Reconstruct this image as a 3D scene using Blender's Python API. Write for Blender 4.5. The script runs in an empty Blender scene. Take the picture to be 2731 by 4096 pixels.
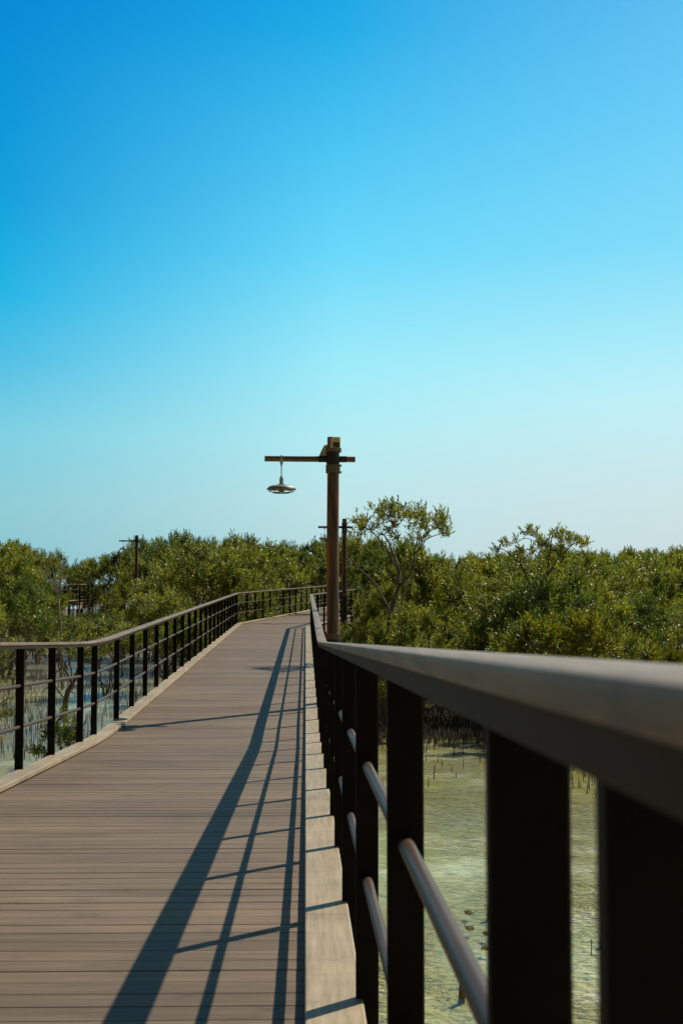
import bpy, math, random
import numpy as np
from mathutils import Vector

SC = bpy.context.scene
COL = SC.collection
F = 5689.0                       # focal length in photo pixels (50 mm, 36 mm sensor height, 4096 px)
HOR, VPX, ZC = 2430.0, 1222.0, 1.115
WATER = -1.40
R_ = math.radians

def gx(px, Y): return (px - VPX) / F * Y
def gz(py, Y): return ZC + (HOR - py) / F * Y

# ------------------------------------------------------------------ mesh helpers
class MB:
    def __init__(s): s.v = []; s.f = []; s.m = []; s.n = 0
    def add(s, verts, faces, mi=0):
        o = s.n
        s.v.extend([tuple(p) for p in verts]); s.n += len(verts)
        for f in faces:
            s.f.append(tuple(i + o for i in f)); s.m.append(mi)
    def box(s, c, size, rz=0.0, mi=0, rx=0.0, ry=0.0):
        hx, hy, hz = size[0]/2, size[1]/2, size[2]/2
        ca, sa = math.cos(rz), math.sin(rz)
        vs = []
        for z in (-hz, hz):
            for x, y in ((-hx,-hy),(hx,-hy),(hx,hy),(-hx,hy)):
                p = Vector((x, y, z))
                if rx: p = Vector((p.x, p.y*math.cos(rx)-p.z*math.sin(rx), p.y*math.sin(rx)+p.z*math.cos(rx)))
                if ry: p = Vector((p.x*math.cos(ry)+p.z*math.sin(ry), p.y, -p.x*math.sin(ry)+p.z*math.cos(ry)))
                vs.append((c[0]+p.x*ca-p.y*sa, c[1]+p.x*sa+p.y*ca, c[2]+p.z))
        s.add(vs, [(3,2,1,0),(4,5,6,7),(0,1,5,4),(1,2,6,5),(2,3,7,6),(3,0,4,7)], mi)
    def tube(s, pts, radii, sides=6, mi=0, cap=True):
        pts = [Vector(p) for p in pts]
        rings = []
        ref = Vector((0.13, 0.97, 0.21))
        n = len(pts)
        vs = []
        for i, p in enumerate(pts):
            t = (pts[min(i+1,n-1)] - pts[max(i-1,0)])
            if t.length < 1e-9: t = Vector((0,0,1))
            t.normalize()
            a = t.cross(ref)
            if a.length < 1e-3: a = t.cross(Vector((1,0,0)))
            a.normalize(); b = t.cross(a)
            r = radii[i]
            for k in range(sides):
                an = 2*math.pi*k/sides
                vs.append(p + a*(math.cos(an)*r) + b*(math.sin(an)*r))
        fs = []
        for i in range(n-1):
            for k in range(sides):
                k2 = (k+1) % sides
                fs.append((i*sides+k, i*sides+k2, (i+1)*sides+k2, (i+1)*sides+k))
        if cap:
            fs.append(tuple(range(sides-1,-1,-1)))
            fs.append(tuple((n-1)*sides+k for k in range(sides)))
        s.add(vs, fs, mi)
    def lathe(s, c, prof, sides=32, mi=0):
        vs = []; fs = []
        for r, z in prof:
            for k in range(sides):
                a = 2*math.pi*k/sides
                vs.append((c[0]+r*math.cos(a), c[1]+r*math.sin(a), c[2]+z))
        for i in range(len(prof)-1):
            for k in range(sides):
                k2 = (k+1) % sides
                fs.append((i*sides+k, i*sides+k2, (i+1)*sides+k2, (i+1)*sides+k))
        s.add(vs, fs, mi)
    def sweep(s, path, prof, mi=0):
        """path: (x,y,z); prof: closed list (lateral, dz), lateral to the right of travel."""
        n = len(path); m = len(prof); vs = []
        for i in range(n):
            a = Vector(path[max(i-1,0)]); b = Vector(path[min(i+1,n-1)])
            t = Vector((b.x-a.x, b.y-a.y, 0)).normalized()
            rt = Vector((t.y, -t.x, 0))
            p = Vector(path[i])
            for dx, dz in prof: vs.append(p + rt*dx + Vector((0,0,dz)))
        fs = []
        for i in range(n-1):
            for k in range(m):
                k2 = (k+1) % m
                fs.append((i*m+k, (i+1)*m+k, (i+1)*m+k2, i*m+k2))
        fs.append(tuple(range(m))); fs.append(tuple((n-1)*m+k for k in range(m-1,-1,-1)))
        s.add(vs, fs, mi)
    def build(s, name, mats, parent=None, smooth=False, loc=None):
        me = bpy.data.meshes.new(name)
        me.from_pydata(s.v, [], s.f)
        if not isinstance(mats, (list, tuple)): mats = [mats]
        for m in mats: me.materials.append(m)
        if any(s.m): me.polygons.foreach_set('material_index', s.m)
        if smooth is True: me.polygons.foreach_set('use_smooth', [True]*len(s.f))
        me.update()
        o = bpy.data.objects.new(name, me); COL.objects.link(o)
        if smooth == 'angle':
            me.polygons.foreach_set('use_smooth', [True]*len(s.f))
            me.set_sharp_from_angle(angle=R_(35))
        if parent: o.parent = parent
        if loc: o.location = loc
        return o

def tag(o, label=None, cat=None, group=None, kind=None):
    if label: o['label'] = label
    if cat: o['category'] = cat
    if group: o['group'] = group
    if kind: o['kind'] = kind
    return o
def empty(name, loc=(0,0,0), rz=0):
    o = bpy.data.objects.new(name, None); COL.objects.link(o)
    o.location = loc; o.rotation_euler = (0,0,rz); o.empty_display_size = 0.1
    return o
def copy_tree(o, parent=None):
    c = o.copy(); COL.objects.link(c); c.parent = parent
    for ch in list(o.children): copy_tree(ch, c)
    return c

# ------------------------------------------------------------------ materials
def mat(name):
    m = bpy.data.materials.new(name); m.use_nodes = True
    nt = m.node_tree; b = nt.nodes['Principled BSDF']
    return m, nt, b
def N(nt, t, **kw):
    n = nt.nodes.new(t)
    for k, v in kw.items(): setattr(n, k, v)
    return n
def coords(nt, scale, kind='Object'):
    tc = N(nt, 'ShaderNodeTexCoord'); mp = N(nt, 'ShaderNodeMapping')
    mp.inputs['Scale'].default_value = scale
    nt.links.new(tc.outputs[kind], mp.inputs['Vector'])
    return mp.outputs['Vector']
def noise(nt, vec, scale=1, detail=4, rough=.6):
    n = N(nt, 'ShaderNodeTexNoise'); n.inputs['Scale'].default_value = scale
    n.inputs['Detail'].default_value = detail; n.inputs['Roughness'].default_value = rough
    if vec is not None: nt.links.new(vec, n.inputs['Vector'])
    return n.outputs['Fac']
def ramp(nt, fac, stops):
    r = N(nt, 'ShaderNodeValToRGB'); e = r.color_ramp.elements
    while len(e) < len(stops): e.new(.5)
    for i, (p, c) in enumerate(stops):
        e[i].position = p; e[i].color = (*c, 1) if len(c) == 3 else c
    nt.links.new(fac, r.inputs['Fac'])
    return r.outputs['Color']
def mix(nt, fac, a, b, mode='MIX'):
    m = N(nt, 'ShaderNodeMix', data_type='RGBA', blend_type=mode)
    for idx, v in ((0, fac), (6, a), (7, b)):
        if hasattr(v, 'links') or hasattr(v, 'is_linked'): nt.links.new(v, m.inputs[idx])
        elif idx == 0: m.inputs[0].default_value = v
        else: m.inputs[idx].default_value = (*v, 1)
    return m.outputs[2]
def bump(nt, b, h, strength=.3, dist=.01):
    n = N(nt, 'ShaderNodeBump'); n.inputs['Strength'].default_value = strength
    n.inputs['Distance'].default_value = dist
    nt.links.new(h, n.inputs['Height']); nt.links.new(n.outputs['Normal'], b.inputs['Normal'])
def island(nt):
    g = N(nt, 'ShaderNodeNewGeometry'); return g.outputs['Random Per Island']

def board_material(name, c1, c2, c3, grain=(3, 160, 3), rough=.62, bs=.25, isl=.48):
    m, nt, b = mat(name)
    v = coords(nt, grain)
    n1 = noise(nt, v, 1.0, 6, .65)
    n2 = noise(nt, coords(nt, (.8, 2.6, .8)), 1.0, 4, .6)
    col = ramp(nt, n1, [(.36, c1), (.51, c2), (.66, c3)])
    tint = ramp(nt, n2, [(.25, (.80, .80, .82)), (.75, (1.16, 1.13, 1.08))])
    col = mix(nt, 1.0, col, tint, 'MULTIPLY')
    it = ramp(nt, island(nt), [(0, (1-.22*isl*2,)*3), (1, (1+.12*isl*2, 1+.10*isl*2, 1+.08*isl*2))])
    col = mix(nt, 1.0, col, it, 'MULTIPLY')
    n5 = noise(nt, coords(nt, (5.5, 5.5, 5.5)), 1.0, 7, .72); n6 = noise(nt, coords(nt, (.45, .6, .45)), 1.0, 4, .6)
    col = mix(nt, 1.0, col, ramp(nt, n5, [(.30, (.70, .69, .67)), (.44, (1, 1, 1)), (.60, (1, 1, 1)), (.74, (1.14, 1.12, 1.10))]), 'MULTIPLY')
    col = mix(nt, 1.0, col, ramp(nt, n6, [(.35, (.88, .87, .85)), (.6, (1.06, 1.06, 1.07))]), 'MULTIPLY')
    nt.links.new(col, b.inputs['Base Color'])
    b.inputs['Roughness'].default_value = rough
    b.inputs['Specular IOR Level'].default_value = .35
    bump(nt, b, n1, bs, .004)
    return m
M = {}
M['deck'] = board_material('deck_board', (.148,.098,.056), (.215,.150,.092), (.315,.228,.147), (2.2, 130, 2.2), .6); M['deck'].node_tree.nodes['Principled BSDF'].inputs['Specular IOR Level'].default_value = .22
M['kerb'] = board_material('kerb_board', (.36,.275,.165), (.435,.34,.21), (.51,.405,.26), (45, 2.0, 45), .5, .15, .2)
M['rail'] = board_material('rail_board', (.20,.140,.088), (.28,.205,.135), (.37,.285,.195), (90, 2.5, 90), .48, .12, .15); M['rail'].node_tree.nodes['Principled BSDF'].inputs['Specular IOR Level'].default_value = .18

def paint(name, c, rough=.45, spec=.5, var=.3, sc=(6,6,6)):
    m, nt, b = mat(name)
    n = noise(nt, coords(nt, sc), 1, 5, .65)
    lo = tuple(x*(1-var) for x in c); hi = tuple(x*(1+var) for x in c)
    nt.links.new(ramp(nt, n, [(.3, lo), (.7, hi)]), b.inputs['Base Color'])
    b.inputs['Roughness'].default_value = rough; b.inputs['Specular IOR Level'].default_value = spec
    return m
M['post'] = paint('post_paint', (.010,.008,.006), .65, .12)
M['lower'] = paint('lower_rail_paint', (.034,.019,.011), .6, .12, .25, (10, 2, 10))
M['rod'] = paint('rod_paint', (.085,.046,.026), .42, .2, .2, (20, 3, 20))
M['beam'] = paint('beam_paint', (.045,.034,.026), .6, .3)
M['sleeve'] = paint('sleeve_paint', (.020,.014,.013), .5, .4)
M['lamp'] = paint('lamp_metal', (.36,.37,.37), .5, .5, .15, (14,14,14))
M['lampdark'] = paint('guard_wire', (.05,.045,.042), .5, .4)
M['camwhite'] = paint('camera_shell', (.62,.56,.42), .45, .4, .1)
M['camblack'] = paint('camera_window', (.012,.012,.013), .15, .6, .1)
M['screw'] = paint('screw_metal', (.03,.028,.026), .4, .5)
M['shell'] = paint('oyster_shell', (.52,.45,.33), .6, .3, .45, (60,60,60))
m, nt, b = mat('rope'); 
v = coords(nt, (1,1,1)); n = noise(nt, coords(nt,(30,30,160)),1,4)
nt.links.new(ramp(nt, n, [(.3,(.10,.085,.06)),(.7,(.27,.235,.17))]), b.inputs['Base Color']); b.inputs['Roughness'].default_value=.9
bump(nt,b,n,.6,.004); M['rope']=m
m, nt, b = mat('pole_wood')
n1 = noise(nt, coords(nt,(26,26,1.3)),1,6,.7); n2 = noise(nt, coords(nt,(9,9,.9)),1,4,.6)
c = ramp(nt, n1, [(.34,(.022,.012,.009)),(.47,(.065,.032,.020)),(.58,(.125,.070,.045)),(.68,(.26,.18,.12))])
r = ramp(nt, n2, [(.47,(0,0,0)),(.60,(1,1,1))])
nt.links.new(mix(nt, r, c, (.36,.115,.020)), b.inputs['Base Color'])
b.inputs['Roughness'].default_value=.6; bump(nt,b,n1,.4,.006); M['pole']=m
m, nt, b = mat('arm_wood')
n1 = noise(nt, coords(nt,(1.3,30,30)),1,6,.7); n2 = noise(nt, coords(nt,(1.2,9,9)),1,4,.6)
c = ramp(nt, n1, [(.30,(.04,.028,.02)),(.5,(.13,.09,.06)),(.72,(.26,.20,.15))])
r = ramp(nt, n2, [(.45,(0,0,0)),(.58,(1,1,1))])
nt.links.new(mix(nt, r, c, (.34,.12,.02)), b.inputs['Base Color'])
b.inputs['Roughness'].default_value=.6; bump(nt,b,n1,.4,.006); M['arm']=m
m, nt, b = mat('bulb_glass'); b.inputs['Base Color'].default_value=(.55,.5,.38,1); b.inputs['Roughness'].default_value=.12
b.inputs['Transmission Weight'].default_value=.55; M['bulb']=m
def bark(name, c1, c2):
    m, nt, b = mat(name)
    n = noise(nt, coords(nt,(14,14,5)),1,5,.7)
    nt.links.new(ramp(nt, n, [(.3,c1),(.7,c2)]), b.inputs['Base Color']); b.inputs['Roughness'].default_value=.85
    bump(nt,b,n,.5,.01); return m
M['bark'] = bark('mangrove_bark', (.055,.043,.032), (.20,.165,.125))
M['palebark'] = bark('bare_twig_bark', (.16,.14,.115), (.34,.30,.25))
M['root'] = bark('breathing_root', (.030,.024,.016), (.10,.08,.05))
M['stump'] = bark('stump_wood', (.05,.04,.022), (.20,.16,.085))

def leafmat(name, stops, transl=.34, rough=.43):
    m = bpy.data.materials.new(name); m.use_nodes = True; nt = m.node_tree
    b = nt.nodes['Principled BSDF']; out = nt.nodes['Material Output']
    col = ramp(nt, island(nt), stops)
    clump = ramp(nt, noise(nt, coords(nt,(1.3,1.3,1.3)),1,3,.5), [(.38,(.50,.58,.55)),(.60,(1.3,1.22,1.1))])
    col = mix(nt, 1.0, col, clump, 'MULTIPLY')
    nt.links.new(col, b.inputs['Base Color'])
    b.inputs['Roughness'].default_value = rough; b.inputs['Specular IOR Level'].default_value = .5
    t = N(nt,'ShaderNodeBsdfTranslucent')
    tc = mix(nt, 1.0, col, (1.5,1.55,.5), 'MULTIPLY'); nt.links.new(tc, t.inputs['Color'])
    ms = N(nt,'ShaderNodeMixShader'); ms.inputs[0].default_value = transl
    nt.links.new(b.outputs[0], ms.inputs[1]); nt.links.new(t.outputs[0], ms.inputs[2])
    nt.links.new(ms.outputs[0], out.inputs['Surface'])
    return m
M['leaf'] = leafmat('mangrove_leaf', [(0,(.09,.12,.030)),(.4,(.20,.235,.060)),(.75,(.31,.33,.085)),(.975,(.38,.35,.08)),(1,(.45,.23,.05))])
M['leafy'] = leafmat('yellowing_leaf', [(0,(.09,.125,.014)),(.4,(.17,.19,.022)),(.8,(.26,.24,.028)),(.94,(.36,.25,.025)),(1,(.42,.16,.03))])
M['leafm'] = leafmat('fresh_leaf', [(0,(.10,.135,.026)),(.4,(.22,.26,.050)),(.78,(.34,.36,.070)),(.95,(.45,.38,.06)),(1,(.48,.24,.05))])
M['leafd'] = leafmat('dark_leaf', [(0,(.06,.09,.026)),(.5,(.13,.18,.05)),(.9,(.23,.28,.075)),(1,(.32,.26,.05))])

# ------------------------------------------------------------------ world, sun, camera
EL, AZ = 45.0, 42.4            # sun: elevation, and azimuth to the right of the boardwalk's line
w = bpy.data.worlds.new("World"); SC.world = w; w.use_nodes = True
nt = w.node_tree; bg = nt.nodes['Background']
sky = N(nt, 'ShaderNodeTexSky', sky_type='NISHITA'); sky.sun_disc = False
sky.sun_elevation = R_(EL); sky.sun_rotation = R_(AZ)
sky.air_density = 1.0; sky.dust_density = .6; sky.ozone_density = 3.0
# the clear graded blue of this sky: two elevation gradients (away from the sun, towards the sun) blended by the
# compass angle from the sun, over a share of the physical sky
def lin(c): return tuple(((v/255)/12.92 if v/255 <= .04045 else ((v/255+.055)/1.055)**2.4) for v in c)
tcw = N(nt, 'ShaderNodeTexCoord'); sx = N(nt, 'ShaderNodeSeparateXYZ'); nt.links.new(tcw.outputs['Generated'], sx.inputs[0])
def math_(op, a, b=None):
    n = N(nt, 'ShaderNodeMath', operation=op)
    for i, v in enumerate((a, b)):
        if v is None: continue
        if isinstance(v, (int, float)): n.inputs[i].default_value = v
        else: nt.links.new(v, n.inputs[i])
    return n.outputs[0]
X_, Y_, Z_ = sx.outputs
hl = math_('SQRT', math_('ADD', math_('ADD', math_('MULTIPLY', X_, X_), math_('MULTIPLY', Y_, Y_)), 1e-4))
dt = math_('DIVIDE', math_('ADD', math_('MULTIPLY', X_, math.sin(R_(AZ))), math_('MULTIPLY', Y_, math.cos(R_(AZ)))), hl)
def band(lo, hi, pw=1.0):
    m_ = N(nt, 'ShaderNodeMapRange'); m_.inputs[1].default_value = lo; m_.inputs[2].default_value = hi
    nt.links.new(dt, m_.inputs[0]); return math_('POWER', m_.outputs[0], pw)
top = [(.47,(40,125,170)),(.60,(68,78,93)),(1,(51,54,63))]
away = [(0,(150,190,195)),(.035,(138,196,206)),(.07,(140,203,213)),(.12,(122,207,226)),(.169,(74,190,228)),(.211,(22,180,228)),(.274,(0,158,219)),(.41,(0,133,212))]+top
midc = [(0,(182,208,210)),(.035,(186,219,223)),(.075,(190,228,232)),(.12,(180,236,242)),(.169,(158,236,250)),(.244,(106,217,251)),(.316,(74,196,243)),(.384,(32,173,232)),(.42,(18,163,228))]+top
near = [(0,(200,212,211)),(.035,(203,221,224)),(.075,(206,228,231)),(.143,(195,241,248)),(.18,(172,236,250)),(.243,(132,221,250)),(.33,(108,205,248)),(.41,(93,187,240))]+top
ca, cm, cn = [ramp(nt, Z_, [(p, lin(c)) for p, c in L_]) for L_ in (away, midc, near)]
grad = mix(nt, band(.755, .90), mix(nt, band(.56, .755, 1.35), ca, cm), cn)
back = ramp(nt, Z_, [(p, lin(c)) for p, c in [(0,(86,88,84)),(.12,(92,94,92)),(.41,(74,82,88)),(1,(50,56,66))]])
mb_ = N(nt, 'ShaderNodeMapRange'); mb_.inputs[1].default_value = .15; mb_.inputs[2].default_value = .50; nt.links.new(dt, mb_.inputs[0])
grad = mix(nt, mb_.outputs[0], back, grad)
phys = mix(nt, 1.0, sky.outputs[0], (.085,.085,.085), 'MULTIPLY')
nt.links.new(mix(nt, .012, grad, phys), bg.inputs['Color']); bg.inputs['Strength'].default_value = 1.0
sl = bpy.data.lights.new('sun', 'SUN'); sl.energy = 4.6; sl.angle = R_(.5); sl.color = (1, .94, .83)
so = bpy.data.objects.new('sun', sl); COL.objects.link(so)
sd = Vector((math.sin(R_(AZ))*math.cos(R_(EL)), math.cos(R_(AZ))*math.cos(R_(EL)), math.sin(R_(EL))))
so.rotation_euler = (-sd).to_track_quat('-Z', 'Y').to_euler(); so.location = (20, 20, 30)
cam = bpy.data.cameras.new('camera'); co = bpy.data.objects.new('camera', cam); COL.objects.link(co)
cam.sensor_fit = 'VERTICAL'; cam.sensor_height = 36; cam.lens = 50; cam.clip_end = 4000; cam.clip_start = .05
co.location = (0, 0, ZC); co.rotation_euler = (R_(90) + math.atan((HOR-2048)/F), 0, -math.atan((1365.5-VPX)/F*math.cos(.067)))
cam.dof.use_dof = True; cam.dof.focus_distance = 22; cam.dof.aperture_fstop = 11
SC.camera = co
SC.view_settings.view_transform = 'Standard'; SC.view_settings.look = 'None'
SC.view_settings.exposure = 0; SC.view_settings.gamma = 1
SC.render.engine = 'CYCLES'
SC.cycles.use_denoising = True
try: SC.cycles.denoiser = 'OPENIMAGEDENOISE'
except Exception: pass
SC.cycles.max_bounces = 7; SC.cycles.transparent_max_bounces = 12
SC.cycles.caustics_reflective = False; SC.cycles.caustics_refractive = False

# ------------------------------------------------------------------ boardwalk geometry
S1 = -.02302
def zdeck(Y):
    """walking surface: gently down to the dip at 16.3 m, up a ramp, level at the crossing."""
    a, bnd = 15.0, 17.6
    if Y <= a: r = 0
    elif Y < bnd: r = .05 * (Y-a)**2 / (2*(bnd-a))
    else: r = .05 * (Y - 16.3)
    Ym = min(Y, 78)
    if Y > 78: r = .05 * (78-16.3)
    return r + S1*Ym
TH = R_(8.9)
def line(x0, yb, y0=-1.6, yend=79.0):
    ys = [y0]
    while ys[-1] < yb-.3: ys.append(min(ys[-1] + (.35 if 14 < ys[-1] < 18.5 else .8), yb))
    ys[-1] = yb
    pts = [(x0, y) for y in ys]
    t = 0
    while pts[-1][1] < yend:
        t += 1.0; pts.append((x0+t*math.sin(TH), yb+t*math.cos(TH)))
    return pts
RB = line(0.0, 47.0); LB = line(-2.216, 49.7)
def offset(poly, d):          # d > 0 to the right of travel
    out = []
    for i, p in enumerate(poly):
        a = poly[max(i-1,0)]; b2 = poly[min(i+1,len(poly)-1)]
        t = Vector((b2[0]-a[0], b2[1]-a[1])).normalized()
        out.append((p[0]+t.y*d, p[1]-t.x*d))
    return out
def lift(poly, dz, zf=zdeck): return [(x, y, zf(y)+dz) for x, y in poly]
def resample(path, step, gap):
    """cut a 3-D path into lengths of step with a small gap between."""
    P = [Vector(p) for p in path]; cum = [0]
    for i in range(1, len(P)): cum.append(cum[-1]+(P[i]-P[i-1]).length)
    def at(s):
        for i in range(1, len(P)):
            if s <= cum[i] or i == len(P)-1:
                f = (s-cum[i-1])/(cum[i]-cum[i-1]); return P[i-1].lerp(P[i], max(0,min(1,f)))
    segs = []; s = 0
    while s < cum[-1]-.2:
        e = min(s+step, cum[-1]); 
        seg = [at(s+gap/2)] + [P[i] for i in range(len(P)) if s+.05 < cum[i] < e-.05] + [at(e-gap/2)]
        segs.append(seg); s = e
    return segs
def xat(poly, Y):
    for i in range(1, len(poly)):
        if Y <= poly[i][1]:
            a, b2 = poly[i-1], poly[i]; f = (Y-a[1])/(b2[1]-a[1]); return a[0]+f*(b2[0]-a[0])
    return poly[-1][0]

bw = tag(empty('boardwalk'), 'long brown composite boardwalk with raised tan kerbs, dipping and then ramping up between the mangroves', kind='structure')
rng = random.Random(4)
d = MB(); Y = -1.55; PW = .158
while Y < 78.5:
    xl0, xr0 = xat(LB, Y)-.15, xat(RB, Y)+.13
    xl1, xr1 = xat(LB, Y+PW-.006)-.15, xat(RB, Y+PW-.006)+.13
    z0, z1 = zdeck(Y)+rng.uniform(-.001,.001), zdeck(Y+PW)+rng.uniform(-.001,.001)
    y1 = Y+PW-.0045; e = .003
    vs = [(xl0,Y,z0-.025),(xr0,Y,z0-.025),(xr1,y1,z1-.025),(xl1,y1,z1-.025),
          (xl0,Y,z0-e),(xr0,Y,z0-e),(xr1,y1,z1-e),(xl1,y1,z1-e),
          (xl0,Y+e,z0),(xr0,Y+e,z0),(xr1,y1-e,z1),(xl1,y1-e,z1)]
    d.add(vs, [(3,2,1,0),(0,1,5,4),(1,2,6,5),(2,3,7,6),(3,0,4,7),(4,5,9,8),(6,7,11,10),(5,6,10,9),(7,4,8,11),(8,9,10,11)])
    Y += PW
d.build('deck', M['deck'], bw)
EH = .007
kp = [(0,.014),(0,.050-EH),(EH*.3,.050-EH*.3),(EH,.050),(.174-EH,.050),(.174-EH*.3,.050-EH*.3),(.174,.050-EH),(.174,.014)]
for base, sgn in ((RB, 1), (LB, -1)):
    mb = MB()
    prof = kp if sgn > 0 else [(-x, z) for x, z in reversed(kp)]
    for seg in resample(lift(base, 0), 3.62, .004): mb.sweep(seg, prof)
    mb.build('kerb', M['kerb'], bw)
    fb = MB()
    p2 = [(.085*sgn, -.30), (.085*sgn, -.03), (.135*sgn, -.03), (.135*sgn, -.30)]
    fb.sweep(lift(base, 0), p2 if sgn > 0 else p2)
    fb.build('side_beam', M['kerb'], bw)
jb = MB()
for k in range(3):
    off = 0.35 + k*.72
    pth = [(xat(LB, y)+off*(xat(RB,y)-xat(LB,y))/2.2, y, zdeck(y)) for y in [-1.5+.8*i for i in range(100)]]
    jb.sweep(pth, [(-.03,-.20),(-.03,-.028),(.03,-.028),(.03,-.20)])
jb.build('joist', M['beam'], bw)
def pilesets(parent, ys, lx, rx, zf):
    for y in ys:
        xl, xr = lx(y), rx(y)
        cb = MB(); cb.box(((xl+xr)/2, y, zf(y)-.40), (xr-xl+.1, .14, .18)); cb.build('cross_beam', M['beam'], parent)
        for x in (xl+.2, xr-.2):
            p = MB(); zt = zf(y)-.3; p.tube([(x,y,-2.0),(x,y,zt)], [.09,.085], 12); p.build('pile', M['beam'], parent, smooth='angle')
pilesets(bw, [2.2+4.1*i for i in range(19)], lambda y: xat(LB,y), lambda y: xat(RB,y), zdeck)

# railings
def rail_path(poly, zoff, zf=zdeck): return lift(poly, zoff, zf)
HT = 1.10
tw, tt, er = .0525, .023, .005
top_prof = [(-tw,-tt),(-tw,-er),(-tw+er*.3,-er*.3),(-tw+er,0),(tw-er,0),(tw-er*.3,-er*.3),(tw,-er),(tw,-tt)]
low_prof = [(-.046,-.052),(-.0465,-tt-.002),(.0465,-tt-.002),(.046,-.052)]
def railing(name, label, center, posts, zf=zdeck, group=None, seams=3.9, smax=None):
    root = empty(name, (center[0][0], center[0][1], zf(center[0][1])))
    tag(root, label, 'railing', group)
    inv = (-root.location.x, -root.location.y, -root.location.z)
    path = rail_path(center, HT, zf)
    mb = MB()
    for seg in resample(path, seams, .005): mb.sweep(seg, top_prof)
    mb.build('handrail', M['rail'], root, loc=inv, smooth='angle')
    mb = MB(); mb.sweep(path, low_prof); mb.build('lower_rail', M['lower'], root, loc=inv)
    for h in (.738, .398):
        mb = MB(); mb.tube(rail_path(center, h, zf), [.0155]*len(center), 14); mb.build('rod', M['rod'], root, loc=inv, smooth='angle')
    for (x, y, a) in posts:
        mb = MB(); z0, z1 = -.30, HT-.0530
        hx, hy, bv = .034, .0145, .003
        out = [(-hx+bv,-hy),(hx-bv,-hy),(hx,-hy+bv),(hx,hy-bv),(hx-bv,hy),(-hx+bv,hy),(-hx,hy-bv),(-hx,-hy+bv)]
        ca, sa = math.cos(-a), math.sin(-a)
        v0 = [(px*ca-py*sa, px*sa+py*ca, z0) for px, py in out]; v1 = [(p[0], p[1], z1) for p in v0]
        mb.add(v0+v1, [tuple(range(7,-1,-1)), tuple(range(8,16))] + [(k,(k+1)%8,8+(k+1)%8,8+k) for k in range(8)])
        # small round cover plates where the rods meet the post
        o = mb.build('post', M['post'], root)
        o.location = (x+inv[0], y+inv[1], zf(y)+inv[2])
    return root
cR = offset(RB, .186); cL = offset(LB, -.161)
def posts_on(poly, ys, ang_after):
    out = []
    for y in ys: out.append((xat(poly, y), y, TH if y > ang_after else 0))
    return out
ysR = [-.9, .74, 1.20, 2.68, 4.34, 5.94, 7.5, 8.84, 10.43, 12.05, 13.6, 15.1, 16.4]
y = 16.4
while y+1.6 < 46.6: y += 1.58; ysR.append(y)
ysR += [46.9]
y = 46.9
while y+1.55 < 77: y += 1.52; ysR.append(y)
ysL = [-.8, .8, 2.4, 4.0, 5.6, 7.2, 8.8, 10.4, 12.0, 13.5, 15.2, 16.2]
y = 18.1
while y < 49: ysL.append(y); y += 1.6
ysL += [49.5]; y = 49.9
while y+1.55 < 77: y += 1.53; ysL.append(y)
railing('boardwalk_railing', 'near plank-topped railing filling the right side, its dark posts seen almost edge to edge',
        cR, posts_on(cR, ysR, 47.2), seams=6.0)
railing('boardwalk_railing', 'plank-topped railing along the left edge of the deck, two rods between its dark posts',
        cL, posts_on(cL, ysL, 49.8))

# crossing walkway at the top of the ramp
ZX = zdeck(79)
def zx(y): return ZX
cw = tag(empty('crossing_walkway'), 'level walkway crossing behind the top of the ramp', kind='structure')
mb = MB(); x = -3.2
while x < 13: mb.box((x+.0765, 79.9, ZX-.0125), (.153, 2.5, .025)); x += .158
mb.build('deck', M['deck'], cw)
for yy in (78.6, 81.2):
    mb = MB(); mb.box((4.9, yy, ZX-.17), (16.2, .05, .26)); mb.build('side_beam', M['kerb'], cw)
for yy in (78.75, 81.05):
    mb = MB(); mb.box((4.9, yy, ZX+.034), (16.2, .17, .036)); mb.build('kerb', M['kerb'], cw)
for x in (-2, 2.2, 6.4, 10.6):
    for yy in (78.8, 81.0):
        mb = MB(); mb.tube([(x,yy,-2),(x,yy,ZX-.3)], [.09,.085], 10); mb.build('pile', M['beam'], cw)
cc = [(-3.1+i, 81.13) for i in range(17)]
railing('walkway_railing', 'dark far railing of the crossing walkway behind the handrails at the lamp pole',
        cc, [(-3.0+1.55*i, 81.13, R_(90)) for i in range(11)], zx)

# second boardwalk, glimpsed among the trees on the left
def z2(y): return .30 + .0175*(y-80)+1.03-.02
w2 = tag(empty('distant_boardwalk'), 'short stretch of a second boardwalk glimpsed between mangroves on the left', kind='structure')
mb = MB(); y = 80.6
while y < 103:
    mb.box((-14.0, y+.0765, z2(y)-.0125), (2.3, .153, .025)); y += .158
mb.build('deck', M['deck'], w2)
for x in (-15.05, -12.82):
    mb = MB(); mb.sweep([(x, y, z2(y)) for y in (80.6, 87, 95, 103)], [(-.085,.014),(-.085,.05),(.085,.05),(.085,.014)]); mb.build('kerb', M['kerb'], w2)
    mb = MB(); mb.sweep([(x, y, z2(y)) for y in (80.6, 87, 95, 103)], [(-.03,-.3),(-.03,-.03),(.03,-.03),(.03,-.3)]); mb.build('side_beam', M['kerb'], w2)
for y in (81.5, 86, 91, 96, 101):
    for x in (-15, -12.95):
        mb = MB(); mb.tube([(x,y,-2),(x,y,z2(y)-.3)], [.09,.085], 10); mb.build('pile', M['beam'], w2)
railing('distant_railing', 'near railing of the small boardwalk glimpsed in the trees at left, with open dark posts',
        [(-12.72, y) for y in np.arange(80.6, 103.3, 1.88)], [(-12.72, 80.7+1.58*i, 0) for i in range(15)], z2)
railing('distant_railing', 'far railing of the small boardwalk at left, a thin dark line above the near one',
        [(-15.15, y) for y in np.arange(80.6, 103.3, 1.88)], [(-15.15, 80.7+1.58*i, 0) for i in range(15)], z2)

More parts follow.
